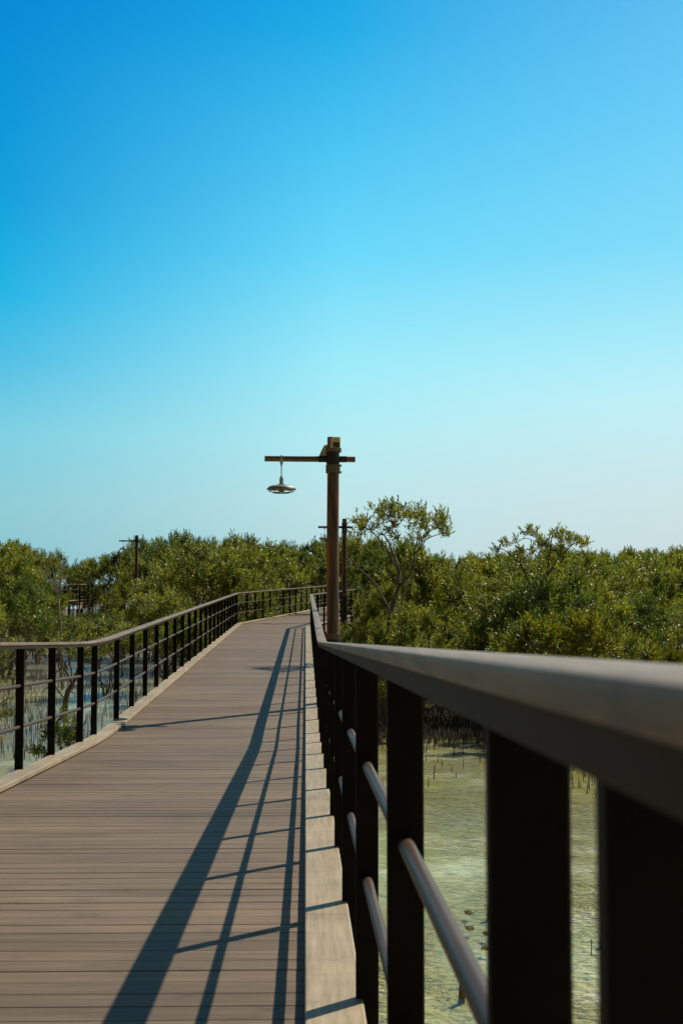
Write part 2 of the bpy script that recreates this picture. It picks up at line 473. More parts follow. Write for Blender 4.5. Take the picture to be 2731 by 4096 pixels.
# ------------------------------------------------------------------ lamp posts
def wrap(mb, z0, z1, r, turns, knots=True):
    n = turns*20
    pts = [(r*math.cos(2*math.pi*i/20), r*math.sin(2*math.pi*i/20), z0+(z1-z0)*i/n) for i in range(n+1)]
    mb.tube(pts, [(z1-z0)/turns*.52]*(n+1), 6)
    if knots:
        for z in (z0+.01, z1-.01):
            mb.tube([(r-.01,-.02,z),(r+.012,-.03,z+.008),(r+.020,-.02,z-.014)], [.012,.013,.010], 6)
def lamp_post(loc, label, group):
    """origin on top of the base plate; rope-topped foot sleeve, pole, crossarm and hanging lamp"""
    t = empty('lamp_post', loc); tag(t, label, 'street lamp', group)
    p = MB(); rs = .089
    zs = [0, .4, 1.1, 1.8, 2.6, 3.2, 3.95]
    p.tube([(.004*math.sin(z*2.1), .003*math.cos(z*1.7), z) for z in zs], [rs*1.02, rs*1.02, rs, rs*.985, rs*.97, rs*.96, rs*.955], 24)
    p.build('pole', M['pole'], t, smooth='angle')
    s = MB(); s.tube([(0,0,0),(0,0,1.06)], [.100,.100], 24); s.box((0,0,-.012),(.46,.30,.024)); 
    for x in (-.18,.18):
        for y in (-.1,.1): s.tube([(x,y,0),(x,y,.025)],[.014,.014],6)
    s.build('foot_sleeve', M['sleeve'], t, smooth='angle')
    w1 = MB(); wrap(w1, 1.065, 1.15, .098, 5); w1.build('rope_wrap', M['rope'], t, smooth=True)
    s = MB(); s.tube([(0,0,3.55),(0,0,3.735)], [.0945,.0945], 24)
    s.tube([(-.205,0,3.635),(-.09,0,3.635)],[.045,.045],16); s.tube([(.09,0,3.634),(.195,0,3.634)],[.045,.045],16)
    s.build('arm_bracket', M['sleeve'], t, smooth='angle')
    w2_ = MB(); wrap(w2_, 3.435, 3.55, .097, 7); w2_.build('rope_wrap', M['rope'], t, smooth=True)
    w3 = MB(); wrap(w3, 3.735, 3.79, .096, 3); w3.build('rope_wrap', M['rope'], t, smooth=True)
    a = MB(); a.tube([(-.975,0,3.640),(-.5,0,3.636),(0,0,3.635),(.318,0,3.632)], [.041,.041,.0415,.041], 20)
    a.build('cross_arm', M['arm'], t, smooth='angle')
    lx = -.735
    L = MB()
    L.tube([(lx,-.0,3.685),(lx,0,3.675)], [.02,.02], 10)
    L.tube([(lx-.022,0,3.636),(lx+.022,0,3.636)], [.047,.047], 16)
    L.lathe((lx,0,0), [(.0,3.605),(.021,3.60),(.021,3.575),(.009,3.535),(.008,3.53)], 12)
    L.tube([(lx,0,3.54),(lx,0,3.375)], [.0075,.0075], 10)
    L.lathe((lx,0,0), [(0,3.39),(.017,3.39),(.017,3.365),(.0285,3.362),(.0285,3.275),(.060,3.272),(.060,3.257),(0,3.256)], 20)
    h = L.build('hanger', M['lamp'], t, smooth='angle')
    s = MB(); s.lathe((lx,0,0), [(.0,3.2575),(.06,3.2575),(.13,3.255),(.165,3.247),(.190,3.228),(.203,3.208),(.203,3.200),(.198,3.200),(.185,3.222),(.16,3.238),(.10,3.245),(0,3.246)], 40)
    sh = s.build('lamp_shade', M['lamp'], t, smooth='angle')
    g = MB()
    ringr = [(.206,3.203,.0055),(.178,3.172,.004),(.115,3.150,.0055)]
    for r, z, tr in ringr:
        pts = [(lx+r*math.cos(2*math.pi*i/36), r*math.sin(2*math.pi*i/36), z) for i in range(37)]
        g.tube(pts, [tr]*37, 5, cap=False)
    for k in range(8):
        an = 2*math.pi*(k+.3)/8; c_, s_ = math.cos(an), math.sin(an)
        pts = [(lx+r*c_, r*s_, z) for r, z in ((.206,3.203),(.193,3.182),(.165,3.165),(.115,3.150),(.05,3.146),(0,3.145))]
        g.tube(pts, [.0038]*6, 5)
    g.build('wire_guard', M['lampdark'], sh)
    bl = MB(); bl.lathe((lx,0,0), [(.036,3.246),(.043,3.225),(.044,3.195),(.040,3.170),(.028,3.156),(0,3.152)], 24)
    bl.build('bulb', M['bulb'], sh, smooth=True)
    return t
base1 = gz(1835, 20.24) - 3.635
G = 'wooden lamp posts beside the boardwalks'
L1 = lamp_post((gx(1331,20.24), 20.24, base1), 'tall rust-stained wooden lamp post beside the right railing, lamp hanging from its left arm', G)
L2 = copy_tree(L1); L2.location = (gx(1377,52.7), 52.7, gz(2109,52.7)-3.635); tag(L2, 'smaller dark lamp post half hidden just right of the big lamp post')
L3 = copy_tree(L1); L3.location = (gx(549,79), 79, gz(2165,79)-3.635); tag(L3, 'distant lamp post standing against the treetops on the left')
# brackets that carry the posts: a short pile and beam below each base plate
for Lp, sgn in ((L1,1),(L2,1),(L3,1)):
    mb = MB(); mb.box((-.12,0,-.09), (.75,.16,.13)); mb.tube([(.0,0,-6),(.0,0,-.15)],[.09,.09],12)
    mb.build('support_pile', M['beam'], Lp)

def seccam(loc, rz, tilt, label):
    t = empty('security_camera', loc, rz); tag(t, label, 'camera')
    m_ = MB(); m_.lathe((0,0,0), [(0,0),(.062,0),(.062,.014),(.054,.022),(0,.022)], 24)
    m_.v = [(x, -z, y) for x, y, z in m_.v]                     # disc faces -Y
    m_.tube([(0,-.015,0),(0,-.085,-.01)], [.030,.024], 12)
    m_.box((-.045,.006,-.02),(.06,.012,.15))
    m_.build('mount_plate', M['camwhite'], t, smooth='angle')
    def rb(y, w_, z0, z1):
        r = .012; o=[]; zc = (z0+z1)/2; h_ = (z1-z0)/2
        for cx, cz, a0 in ((w_-r,h_-r,0),(-w_+r,h_-r,90),(-w_+r,-h_+r,180),(w_-r,-h_+r,270)):
            for k in range(4):
                a = R_(a0+k*30); o.append((cx+r*math.cos(a), y, zc+cz+r*math.sin(a)))
        return o
    def solid(mb, secs):
        vs = []; n = 16
        for s_ in secs: vs += s_
        fs = [tuple(range(n-1,-1,-1)), tuple((len(secs)-1)*n+k for k in range(n))]
        for i in range(len(secs)-1):
            for k in range(n): fs.append((i*n+k, i*n+(k+1)%n, (i+1)*n+(k+1)%n, (i+1)*n+k))
        mb.add(vs, fs)
    b_ = MB(); solid(b_, [rb(-.06,.046,-.06,.055), rb(-.07,.056,-.076,.068), rb(-.215,.056,-.076,.068), rb(-.222,.053,-.072,.064)])
    body = b_.build('body', M['camwhite'], t, smooth='angle')
    f_ = MB(); solid(f_, [rb(-.2225,.052,-.071,.006), rb(-.234,.050,-.069,.003)]); f_.build('lens_window', M['camblack'], body, smooth='angle')
    h_ = MB(); h_.box((0,-.145,.074),(.118,.19,.005)); h_.box((0,-.2265,.038),(.016,.006,.007)); h_.build('sun_hood', M['camwhite'], body)
    s_ = MB()
    for an in (80,140,190,250): s_.tube([(.050*math.cos(R_(an)), -.027, .050*math.sin(R_(an))),(.050*math.cos(R_(an)), -.015, .050*math.sin(R_(an)))],[.005,.005],6)
    s_.build('screw', M['screw'], t)
    body.rotation_euler = (tilt, 0, 0)
    return t
l1 = L1.location
seccam((l1.x+.034, l1.y-.095, l1.z+3.875), R_(2), R_(10), 'pale security camera facing the viewer near the top of the big lamp post')
seccam((l1.x-.045, l1.y+.085, l1.z+3.83), R_(-96), R_(66), 'security camera seen side-on, tilted down on the left of the big lamp post')

# ------------------------------------------------------------------ ground, water
def zmud(x, y):
    t = max(0, min(1, (y-66)/50.0)); t = t*t*(3-2*t)
    return WATER - .055 + 1.15*t
mb = MB(); ys = [-60,-20] + list(np.arange(0, 60, 3.0)) + list(np.arange(60, 130, 5.0)) + [160, 250, 500, 1500]
xs = [-900,-200,-60] + list(np.arange(-30, 31, 3.0)) + [60, 200, 900]
vs = [(x, y, zmud(x, y)+ (.03*math.sin(x*1.7+y*.6)*math.sin(y*.9-x*.4) if abs(x)<30 and 0<y<60 else 0)) for y in ys for x in xs]
fs = [(j*len(xs)+i, j*len(xs)+i+1, (j+1)*len(xs)+i+1, (j+1)*len(xs)+i) for j in range(len(ys)-1) for i in range(len(xs)-1)]
mb.add(vs, fs)
m, nt, b = mat('tidal_mud')
n1 = noise(nt, coords(nt,(.75,.75,.75)),1,8,.74); n2 = noise(nt, coords(nt,(9,9,9)),1,5,.7); n3 = noise(nt, coords(nt,(.35,.35,.35)),1,3,.5)
c = ramp(nt, n1, [(.34,(.38,.35,.05)),(.47,(.58,.53,.11)),(.54,(.84,.79,.44)),(.64,(.95,.92,.76))])
c = mix(nt, 1.0, c, ramp(nt, n2, [(.30,(.62,.62,.58)),(.44,(1,1,1)),(.7,(1.1,1.1,1.1))]), 'MULTIPLY')
n7 = noise(nt, coords(nt,(.55,.42,.5)),1,6,.62)
c = mix(nt, ramp(nt, n7, [(.47,(.85,.85,.85)),(.54,(0,0,0))]), c, (.50,.44,.10))
n4 = noise(nt, coords(nt,(7,12,7)),1,5,.66)
c = mix(nt, 1.0, c, ramp(nt, n4, [(.36,(.30,.38,.42)),(.43,(1,1,1))]), 'MULTIPLY')  # dark bluish specks: shade and reflections of small ripple dents painted into the mud
c = mix(nt, 1.0, c, ramp(nt, n3, [(.35,(.85,.9,.72)),(.65,(1.1,1.08,1.05))]), 'MULTIPLY')
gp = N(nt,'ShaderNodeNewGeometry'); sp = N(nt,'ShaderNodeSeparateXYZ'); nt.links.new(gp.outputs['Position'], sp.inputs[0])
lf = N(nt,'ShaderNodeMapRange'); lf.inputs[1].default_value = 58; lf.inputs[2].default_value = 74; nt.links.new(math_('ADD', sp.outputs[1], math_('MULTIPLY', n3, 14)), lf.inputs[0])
shaded_litter = ramp(nt, n2, [(.3,(.05,.04,.022)),(.7,(.16,.135,.08))])  # dark leaf litter and roots, with the shade under the trees painted in
c = mix(nt, lf.outputs[0], c, shaded_litter)
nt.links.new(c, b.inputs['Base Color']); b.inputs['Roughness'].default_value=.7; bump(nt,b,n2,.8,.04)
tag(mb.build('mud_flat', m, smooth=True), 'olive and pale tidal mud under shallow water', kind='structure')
m = bpy.data.materials.new('shallow_water'); m.use_nodes = True; nt = m.node_tree
for n_ in list(nt.nodes): 
    if n_.type != 'OUTPUT_MATERIAL': nt.nodes.remove(n_)
out = [n_ for n_ in nt.nodes if n_.type == 'OUTPUT_MATERIAL'][0]
gl = N(nt,'ShaderNodeBsdfGlossy'); gw = N(nt,'ShaderNodeNewGeometry'); sw = N(nt,'ShaderNodeSeparateXYZ'); nt.links.new(gw.outputs['Position'], sw.inputs[0])
rw = N(nt,'ShaderNodeMapRange'); rw.inputs[1].default_value=-4; rw.inputs[2].default_value=0; rw.inputs[3].default_value=.25; rw.inputs[4].default_value=.075
nt.links.new(sw.outputs[0], rw.inputs[0]); nt.links.new(rw.outputs[0], gl.inputs['Roughness'])
tr = N(nt,'ShaderNodeBsdfTransparent'); tr.inputs['Color'].default_value=(.96,.97,.90,1)
fr = N(nt,'ShaderNodeFresnel'); fr.inputs['IOR'].default_value=1.33
mx = N(nt,'ShaderNodeMixShader')
bp = N(nt,'ShaderNodeBump'); bp.inputs['Strength'].default_value=1.0; bp.inputs['Distance'].default_value=.034
wn = noise(nt, coords(nt,(8.0,9,6)),1,4,.65); wl = noise(nt, coords(nt,(.5,.35,.5)),1,2,.5)
wm_ = math_('MULTIPLY', wn, math_('MULTIPLY', math_('POWER', wl, 3.0), 4.2)); nt.links.new(wm_, bp.inputs['Height'])
nt.links.new(bp.outputs[0], gl.inputs['Normal']); nt.links.new(bp.outputs[0], fr.inputs['Normal'])
nt.links.new(fr.outputs[0], mx.inputs[0]); nt.links.new(tr.outputs[0], mx.inputs[1]); nt.links.new(gl.outputs[0], mx.inputs[2]); nt.links.new(mx.outputs[0], out.inputs['Surface'])
mb = MB(); mb.add([(-900,-60,WATER),(900,-60,WATER),(900,1500,WATER),(-900,1500,WATER)], [(0,1,2,3)])
tag(mb.build('shallow_water', m), 'still shallow water over the mud', kind='structure')

# breathing roots
rn = np.random.default_rng(5)
def roots(name, label, samples, hmin, hmax):
    n = len(samples); K = 4
    h = rn.uniform(hmin, hmax, n); r = rn.uniform(.005,.0095, n); lean = rn.normal(0,.025,(n,2))
    V = np.zeros((n, 3*K, 3))
    for lv, (fz, fr_) in enumerate(((0,1.0),(.6,.9),(1.0,.45))):
        for k in range(K):
            a = math.pi/2*k
            V[:, lv*K+k, 0] = samples[:,0]+math.cos(a)*r*fr_+lean[:,0]*h*fz
            V[:, lv*K+k, 1] = samples[:,1]+math.sin(a)*r*fr_+lean[:,1]*h*fz
            V[:, lv*K+k, 2] = samples[:,2]-.06+(h+.06)*fz
    fb = []
    for lv in range(2):
        for k in range(K): fb.append((lv*K+k, lv*K+(k+1)%K, (lv+1)*K+(k+1)%K, (lv+1)*K+k))
    fb.append((2*K,2*K+1,2*K+2,2*K+3))
    Fc = (np.array(fb)[None]+(np.arange(n)*3*K)[:,None,None]).reshape(-1,4)
    o = quad_object(name, V.reshape(-1,3), Fc, M['root'])
    return tag(o, label, 'roots', kind='stuff')
def quad_object(name, V, Fq, material, parent=None):
    me = quad_mesh(name, V, Fq, material)
    o = bpy.data.objects.new(name, me); COL.objects.link(o)
    if parent: o.parent = parent
    return o
def quad_mesh(name, V, Fq, material):
    me = bpy.data.meshes.new(name); k = Fq.shape[1]
    me.vertices.add(len(V)); me.vertices.foreach_set('co', V.astype(np.float32).ravel())
    me.loops.add(Fq.size); me.loops.foreach_set('vertex_index', Fq.astype(np.int32).ravel())
    me.polygons.add(len(Fq)); me.polygons.foreach_set('loop_start', (np.arange(len(Fq))*k).astype(np.int32))
    me.polygons.foreach_set('loop_total', np.full(len(Fq), k, np.int32))
    me.materials.append(material); me.update(calc_edges=True); me.validate()
    return me
def scatter(n, x0, x1, y0, y1, fn):
    x = rn.uniform(x0,x1,n*3); y = rn.uniform(y0,y1,n*3)
    keep = np.array([fn(a,b_) for a,b_ in zip(x,y)])
    x, y = x[keep][:n], y[keep][:n]
    z = np.array([max(WATER-.055, zmud(a,b_)) for a,b_ in zip(x,y)])
    return np.stack([x,y,z],1)
def clump(a, b_, s=1.0, th=0.0): return math.sin(a*1.3*s+b_*.5)+math.sin(b_*.9*s-a*.7)+rn.normal(0,.8) > th
roots('breathing_roots', 'thin dark mangrove breathing roots standing in the water on the right',
      np.concatenate([scatter(7500, .9, 13, 17.5, 46, lambda a,b_: b_ > max(18.8, 27.0-max(0,a-2.9)*8)+rn.normal(0,.7)), scatter(5500, .8, 5.5, 25.5, 36, lambda a,b_: b_ > 27.2+rn.normal(0,.8)), scatter(60, 1, 4, 20, 27, lambda a,b_: True)]), .09, .22)
roots('breathing_roots', 'thin dark mangrove breathing roots standing in the water on the left',
      scatter(4200, -13, -3.4, 22.5, 55, lambda a,b_: clump(a,b_,1.0,-.4) and b_ > 23+rn.normal(0,.6)), .10, .27)

# ------------------------------------------------------------------ mangroves
def leaf_arrays(P, D, L, W, rg, six=False):
    n = len(P)
    up = np.zeros((n,3)); up[:,2] = 1
    rr = rg.normal(0,.55,(n,3)); ref = up+rr
    w_ = np.cross(D, ref); w_ /= np.linalg.norm(w_,axis=1,keepdims=True)+1e-9
    nn = np.cross(w_, D)
    L = L[:,None]; W = W[:,None]
    if not six:
        V = np.stack([P, P+D*L*.45+w_*W*.5+nn*W*.18, P+D*L-nn*L*.06, P+D*L*.45-w_*W*.5+nn*W*.18],1)
        Fq = np.array([(0,1,2,3)]); k = 4
    else:
        V = np.stack([P, P+D*L*.28+w_*W*.42+nn*W*.15, P+D*L*.62+w_*W*.46+nn*W*.13, P+D*L-nn*L*.08,
                      P+D*L*.62-w_*W*.46+nn*W*.13, P+D*L*.28-w_*W*.42+nn*W*.15],1)
        Fq = np.array([(0,1,2,3),(0,3,4,5)]); k = 6
    Fc = (Fq[None]+(np.arange(n)*k)[:,None,None]).reshape(-1,4)
    return V.reshape(-1,3), Fc
def clusters_to_leaves(tips, dirs, rg, per=9, leafL=.075, six=False, spread=.85, wr=.36):
    T = len(tips); tips = np.array(tips); dirs = np.array(dirs)
    idx = np.repeat(np.arange(T), per); k = np.tile(np.arange(per), T)
    d0 = dirs[idx]
    a = k*math.pi*.5+(k//2)*.5+rg.uniform(0,.6,len(idx))
    ref = np.tile(np.array([.31,.2,.93]), (len(idx),1)); u = np.cross(d0, ref); u /= np.linalg.norm(u,axis=1,keepdims=True)+1e-9
    v = np.cross(d0,u)
    rad = u*np.cos(a)[:,None]+v*np.sin(a)[:,None]
    back = (k/per)[:,None]*leafL*2.1
    P = tips[idx]-d0*back
    D = d0*(1.05-.75*(k/per)[:,None])+rad*spread*(.35+.65*(k/per)[:,None])+np.array([0,0,.22])+rg.normal(0,.18,(len(idx),3))
    D /= np.linalg.norm(D,axis=1,keepdims=True)
    L = leafL*rg.uniform(.65,1.15,len(idx)); W = L*wr*rg.uniform(.8,1.15,len(idx))
    return leaf_arrays(P, D, L, W, rg, six)
def wob(a, b_, rg, n=4, amp=.08):
    a = np.array(a,float); b_ = np.array(b_,float); L = np.linalg.norm(b_-a); o = []
    for i in range(n+1):
        t = i/n; p = a+(b_-a)*t
        if 0<i<n: p = p+rg.normal(0,amp*L,3)*np.array([1,1,.5])
        o.append(tuple(p))
    return o
def tree_meshes(seed, H=4.2, Rr=1.7, base_h=.7, nl=15, ns=9, nc=17, per=8, leafL=.102, leafm='leaf', stems=5, bare=50, lump=.62, dome=.35, six=False):
    rg = np.random.default_rng(seed); wood = MB(); tips = []; dirs = []
    sb = []
    for i in range(stems):
        a = 2*math.pi*i/stems+rg.uniform(-.4,.4); r0 = rg.uniform(.04,.16)
        r1 = Rr*rg.uniform(.12,.42); h1 = H*rg.uniform(.28,.5)
        p0 = (r0*math.cos(a), r0*math.sin(a), -.1); p1 = (r1*math.cos(a), r1*math.sin(a), h1)
        rad = rg.uniform(.028,.055)*H/4
        wood.tube(wob(p0,p1,rg,5,.05), list(np.linspace(rad,rad*.6,6)), 6); sb.append((np.array(p1), rad*.6))
    for i in range(nl):
        a = i*2.399+rg.uniform(-.3,.3); q = math.sqrt((i+.5)/nl); rad_ = Rr*.86*q
        ztop = H-lump*.75-(H*dome)*q*q*rg.uniform(.6,1.2)
        lev = rg.choice([1.0,1.0,.62,.35]) if i > 1 else 1.0
        zc = base_h+lump*.6+(ztop-base_h-lump*.6)*lev*rg.uniform(.88,1.0)
        c = np.array([rad_*math.cos(a), rad_*math.sin(a), zc])
        s_, sr = min(sb, key=lambda t_: np.linalg.norm(t_[0]-c))
        wood.tube(wob(s_, c, rg, 4, .07), list(np.linspace(sr*.85,.012,5)), 5)
        lr = lump*rg.uniform(.75,1.25)
        for j in range(ns):
            dv = rg.normal(0,1,3); dv[2] = dv[2]*.8+.25; dv /= np.linalg.norm(dv); sc_ = c+dv*lr*rg.uniform(.35,.95)
            if sc_[2] < .25: sc_[2] = .25+rg.uniform(0,.3)
            wood.tube(wob(c, sc_, rg, 2, .1), [.010,.008,.005], 4)
            for q_ in range(nc):
                dd = rg.normal(0,1,3); dd[2] += .35; dd /= np.linalg.norm(dd)
                tp = sc_+dd*rg.uniform(.08,.34)*lump/.62
                od = dd*.8+dv*.35+np.array([0,0,.55]); od /= np.linalg.norm(od)
                tips.append(tp); dirs.append(od)
                if q_ % 3 == 0: wood.tube([sc_, tp-od*.05, tp], [.0045,.0035,.002], 3, cap=False)
    for i in range(bare):
        a = rg.uniform(0,2*math.pi); r = Rr*math.sqrt(rg.random())*.95
        p = np.array([r*math.cos(a), r*math.sin(a), rg.uniform(.2, H*.6)]); dv = np.array([math.cos(a)*.5,math.sin(a)*.5,rg.uniform(.3,1.2)])+rg.normal(0,.3,3)
        e = p+dv*rg.uniform(.25,.6)
        wood.tube(wob(p,e,rg,3,.06), [.009,.007,.005,.002], 4, mi=1, cap=False)
    V, Fc = clusters_to_leaves(tips, dirs, rg, per, leafL, six)
    crown = quad_mesh('crown', V, Fc, M[leafm])
    wo = wood.build('trunk', [M['bark'], M['palebark']])
    wm = wo.data; bpy.data.objects.remove(wo)
    return wm, crown, float(np.percentile(V[:,2], 99.85))
def put_tree(name, pm, x, y, scale, rz, label, group=None, z=None, cat='tree', sz=1.0):
    t = empty(name, (x, y, zmud(x,y) if z is None else z), rz); tag(t, label, cat, group)
    t.scale = (scale, scale, scale*sz)
    for nm, me in (('trunk', pm[0]), ('crown', pm[1])):
        o = bpy.data.objects.new(nm, me); COL.objects.link(o); o.parent = t
    return t
protos = [tree_meshes(11, 4.2, 1.75, .45), tree_meshes(12, 4.4, 1.6, .4, leafm='leaf'), tree_meshes(13, 3.9, 1.9, .3, dome=.25),
          tree_meshes(14, 4.3, 1.7, .5, leafm='leafd'), tree_meshes(15, 4.1, 1.65, .4, leafm='leafd', bare=80), tree_meshes(16, 4.0, 1.8, .4, leafm='leaf', lump=.52)]
right_protos = protos[:]+[tree_meshes(17, 4.1, 1.8, .35, leafm='leafm'), tree_meshes(18, 3.9, 1.7, .3, leafm='leafm', dome=.28), tree_meshes(19, 4.2, 1.75, .4, leafm='leafm', lump=.7)]
high = [tree_meshes(21, 4.2, 1.75, 1.5, stems=4, bare=22), tree_meshes(22, 4.0, 1.7, 1.3, leafm='leafd', stems=4, bare=25), tree_meshes(23, 4.4, 1.8, 1.6, stems=4, bare=22)]
SIL = [(-200,2170),(0,2176),(58,2166),(147,2168),(196,2178),(223,2207),(268,2234),(330,2249),(388,2230),(446,2208),(504,2158),(560,2150),(625,2162),(680,2140),(714,2118),(760,2140),
       (830,2160),(923,2125),(980,2150),(1060,2170),(1115,2162),(1170,2170),(1230,2160),(1300,2150),(1394,2120),(1430,2150),(1470,2200),(1640,2215),(1750,2222),(1850,2215),(1916,2216),(1990,2212),(2100,2196),
       (2280,2190),(2400,2206),(2480,2212),(2560,2178),(2620,2205),(2731,2180),(3000,2180)]
def sil(px):
    for i in range(1,len(SIL)):
        if px <= SIL[i][0]:
            a, b2 = SIL[i-1], SIL[i]; return a[1]+(b2[1]-a[1])*(px-a[0])/(b2[0]-a[0])
    return SIL[-1][1]
rg = np.random.default_rng(77); cnt = 0
rows = [(30,.62,.85),(34,.65,.9),(38.5,.66,.92),(43,.74,.97),(48,.78,.99),(54,.80,1.0),(60,.84,1.0),(67,.88,1.01),(74,.90,1.01),(84,.93,1.02),(94,.96,1.02),(106,.98,1.02)]
LAB = {('L',0): 'dense olive mangrove in the near thicket left of the boardwalk',
       ('L',1): 'mangrove in the far belt of trees closing the view on the left',
       ('R',0): 'dense olive mangrove in the thicket behind the right handrail',
       ('R',1): 'mangrove in the far belt of trees closing the view on the right'}
def blocked(x, y, r):
    if y < 82:
        xl, xr = xat(LB, y), xat(RB, y)
        if xl-r < x < xr+r: return True
    if 76.5-r < y < 83+r*.3 and -3.5-r*.3 < x < 13+r*.3: return True
    if 74 < y < 104 and -15.2-r*.8 < x < -12.7+r*.5: return True
    if abs(x-L3.location.x) < 1.4 and 70 < y < 81: return True
    return False
for Yr, f0, f1 in rows:
    x = -.27*Yr-1; step = 1.65+Yr*.011
    while x < .275*Yr+1.5:
        xx = x+rg.uniform(-.5,.5); yy = Yr+rg.uniform(-2.2,2.2); x += step
        px = VPX+xx/yy*F
        left = xx < 0 and px < 1260
        # the open water seen through the left railing
        if left and yy < 37 and px < 1150: continue
        if left and yy < 50 and px < 600 and rg.random() < .8: continue
        cap = None
        if left and yy < 76 and abs(px-350) < 60+1.55*F/yy: cap = 2440
        elif left and yy < 79 and abs(px-549) < 30+1.75*F/yy: cap = 2335
        elif left and yy < 50: cap = 2290
        if yy < 56 and abs(px-1400) < 45+1.1*F/yy: cap = 2475
        top = gz(sil(px), yy); zg = zmud(xx, yy)
        H = (top-zg)*rg.uniform(f0, f1)
        if cap: H = min(H, (gz(cap, yy)-zg)*rg.uniform(.9,1.0))
        hab = high if (left and px < 950 and yy < 64) else (right_protos if not left and rg.random() < .8 else protos)
        pm = hab[rg.integers(0, len(hab))]
        s = H/pm[2]
        s = max(.40, s); sh = max(.62, min(s, 1.3))
        bl_ = .35+1.15*sh
        if blocked(xx, yy, bl_):
            sh *= .62; s *= .8
            if blocked(xx, yy, .30+1.15*sh): continue
        k = ('L' if left else 'R', 0 if yy < 64 else 1)
        put_tree('mangrove_tree', pm, xx, yy, sh, rg.uniform(0,6.28), LAB[k], {'L':'mangroves left of the boardwalk','R':'mangroves right of the boardwalk'}[k[0]]+(' far' if k[1] else ' near'), sz=s/sh)
        cnt += 1
for px, Y, ty, sh in [(1640,41,2150,.75),(1548,45,2190,.55),(1715,40,2205,.95),(1605,50,2180,.8),(1500,60,2180,.45),(1470,38,2440,.5),(2185,31,2295,.75),(2060,31.5,2330,.7),(1650,28.8,2420,.6),(1530,36,2330,.5),(2160,40,2190,1.15),(2290,42,2185,1.1),(2060,43,2215,1.0),(1440,62,2140,1.0)]:
    pm = protos[rg.integers(0, len(protos))]; X = gx(px, Y); H = gz(ty, Y)-zmud(X, Y); s = H/pm[2]
    put_tree('mangrove_tree', pm, X, Y, sh, rg.uniform(0,6.28), LAB[('R',0)], 'mangroves right of the boardwalk near', sz=s/sh)
for px, Y, ty in [(60,71,2215),(110,72,2225),(150,70.5,2222),(195,71.5,2250),(80,66,2245),(160,64,2270),(492,72,2300),(505,70,2330),(15,64,2215),(560,73,2340),(600,70,2335),(335,113,2246),(385,112,2240),(300,111,2240),(355,118,2246)]:
    pm = protos[rg.integers(0, len(protos))]; X = gx(px, Y); H = gz(ty, Y)-zmud(X, Y); s = H/pm[2]; sh = .58
    put_tree('mangrove_tree', pm, X, Y, sh, rg.uniform(0,6.28), LAB[('L',1)], 'mangroves left of the boardwalk far', sz=s/sh)
print('trees', cnt)

# --- traced individual trees: limbs given as (photo x, photo y, depth offset) about a distance Y0
def traced(name, label, Y0, limbs, tipsets, seed, leafm='leaf', per=8, leafL=.07, six=True, cat='tree', barkm='bark', base_px=None, spread=.85):
    rg = np.random.default_rng(seed)
    bx, by = base_px
    root = empty(name, (gx(bx,Y0), Y0, gz(by,Y0))); tag(root, label, cat)
    o = np.array(root.location)
    def P(p): 
        Y = Y0+(p[2] if len(p) > 2 else 0)
        return np.array((gx(p[0],Y), Y, gz(p[1],Y)))-o
    wood = MB(); tips = []; dirs = []; nodes = []
    for pts, r0, r1 in limbs:
        q = [P(p) for p in pts]; n = len(q)
        dense = []
        for i in range(n-1):
            for t in (0,.5):
                c = q[i]+(q[i+1]-q[i])*t
                if t: c = c+rg.normal(0,.035*np.linalg.norm(q[i+1]-q[i]),3)
                dense.append(c)
        dense.append(q[-1]); wood.tube(dense, list(np.linspace(r0,r1,len(dense))), 7)
        nodes += [(c, r0+(r1-r0)*k/len(dense)) for k, c in enumerate(dense)][2:]
    for (cx, cy, rx, ry, rz_, ncl) in tipsets:
        k = 0
        while k < ncl:
            u = rg.normal(0,.5,3)
            if np.linalg.norm(u) > 1.1: continue
            sub = P((cx+u[0]*rx, cy+u[1]*ry, u[2]*rz_))
            nd, nr = min(nodes, key=lambda t_: np.linalg.norm((t_[0]-sub)*np.array([1,.6,1.]))+(.0 if t_[0][2] < sub[2]+.1 else .3))
            wood.tube(wob(nd, sub, rg, 3, .09), [min(nr,.011),.007,.005,.003], 4)
            for j in range(rg.integers(3,6)):
                dd = rg.normal(0,1,3); dd[2] += .5; dd /= np.linalg.norm(dd); tp = sub+dd*rg.uniform(.04,.19)
                wood.tube([sub, (sub+tp)/2+rg.normal(0,.01,3), tp], [.0035,.003,.0018], 3, cap=False)
                od = dd*.7+np.array([0,0,.5]); od /= np.linalg.norm(od); tips.append(tp); dirs.append(od); k += 1
    wood.build('trunk', M[barkm], root, smooth=True)
    if tips:
        V, Fc = clusters_to_leaves(tips, dirs, rg, per, leafL, six, spread)
        quad_object('crown', V, Fc, M[leafm], root)
    return root
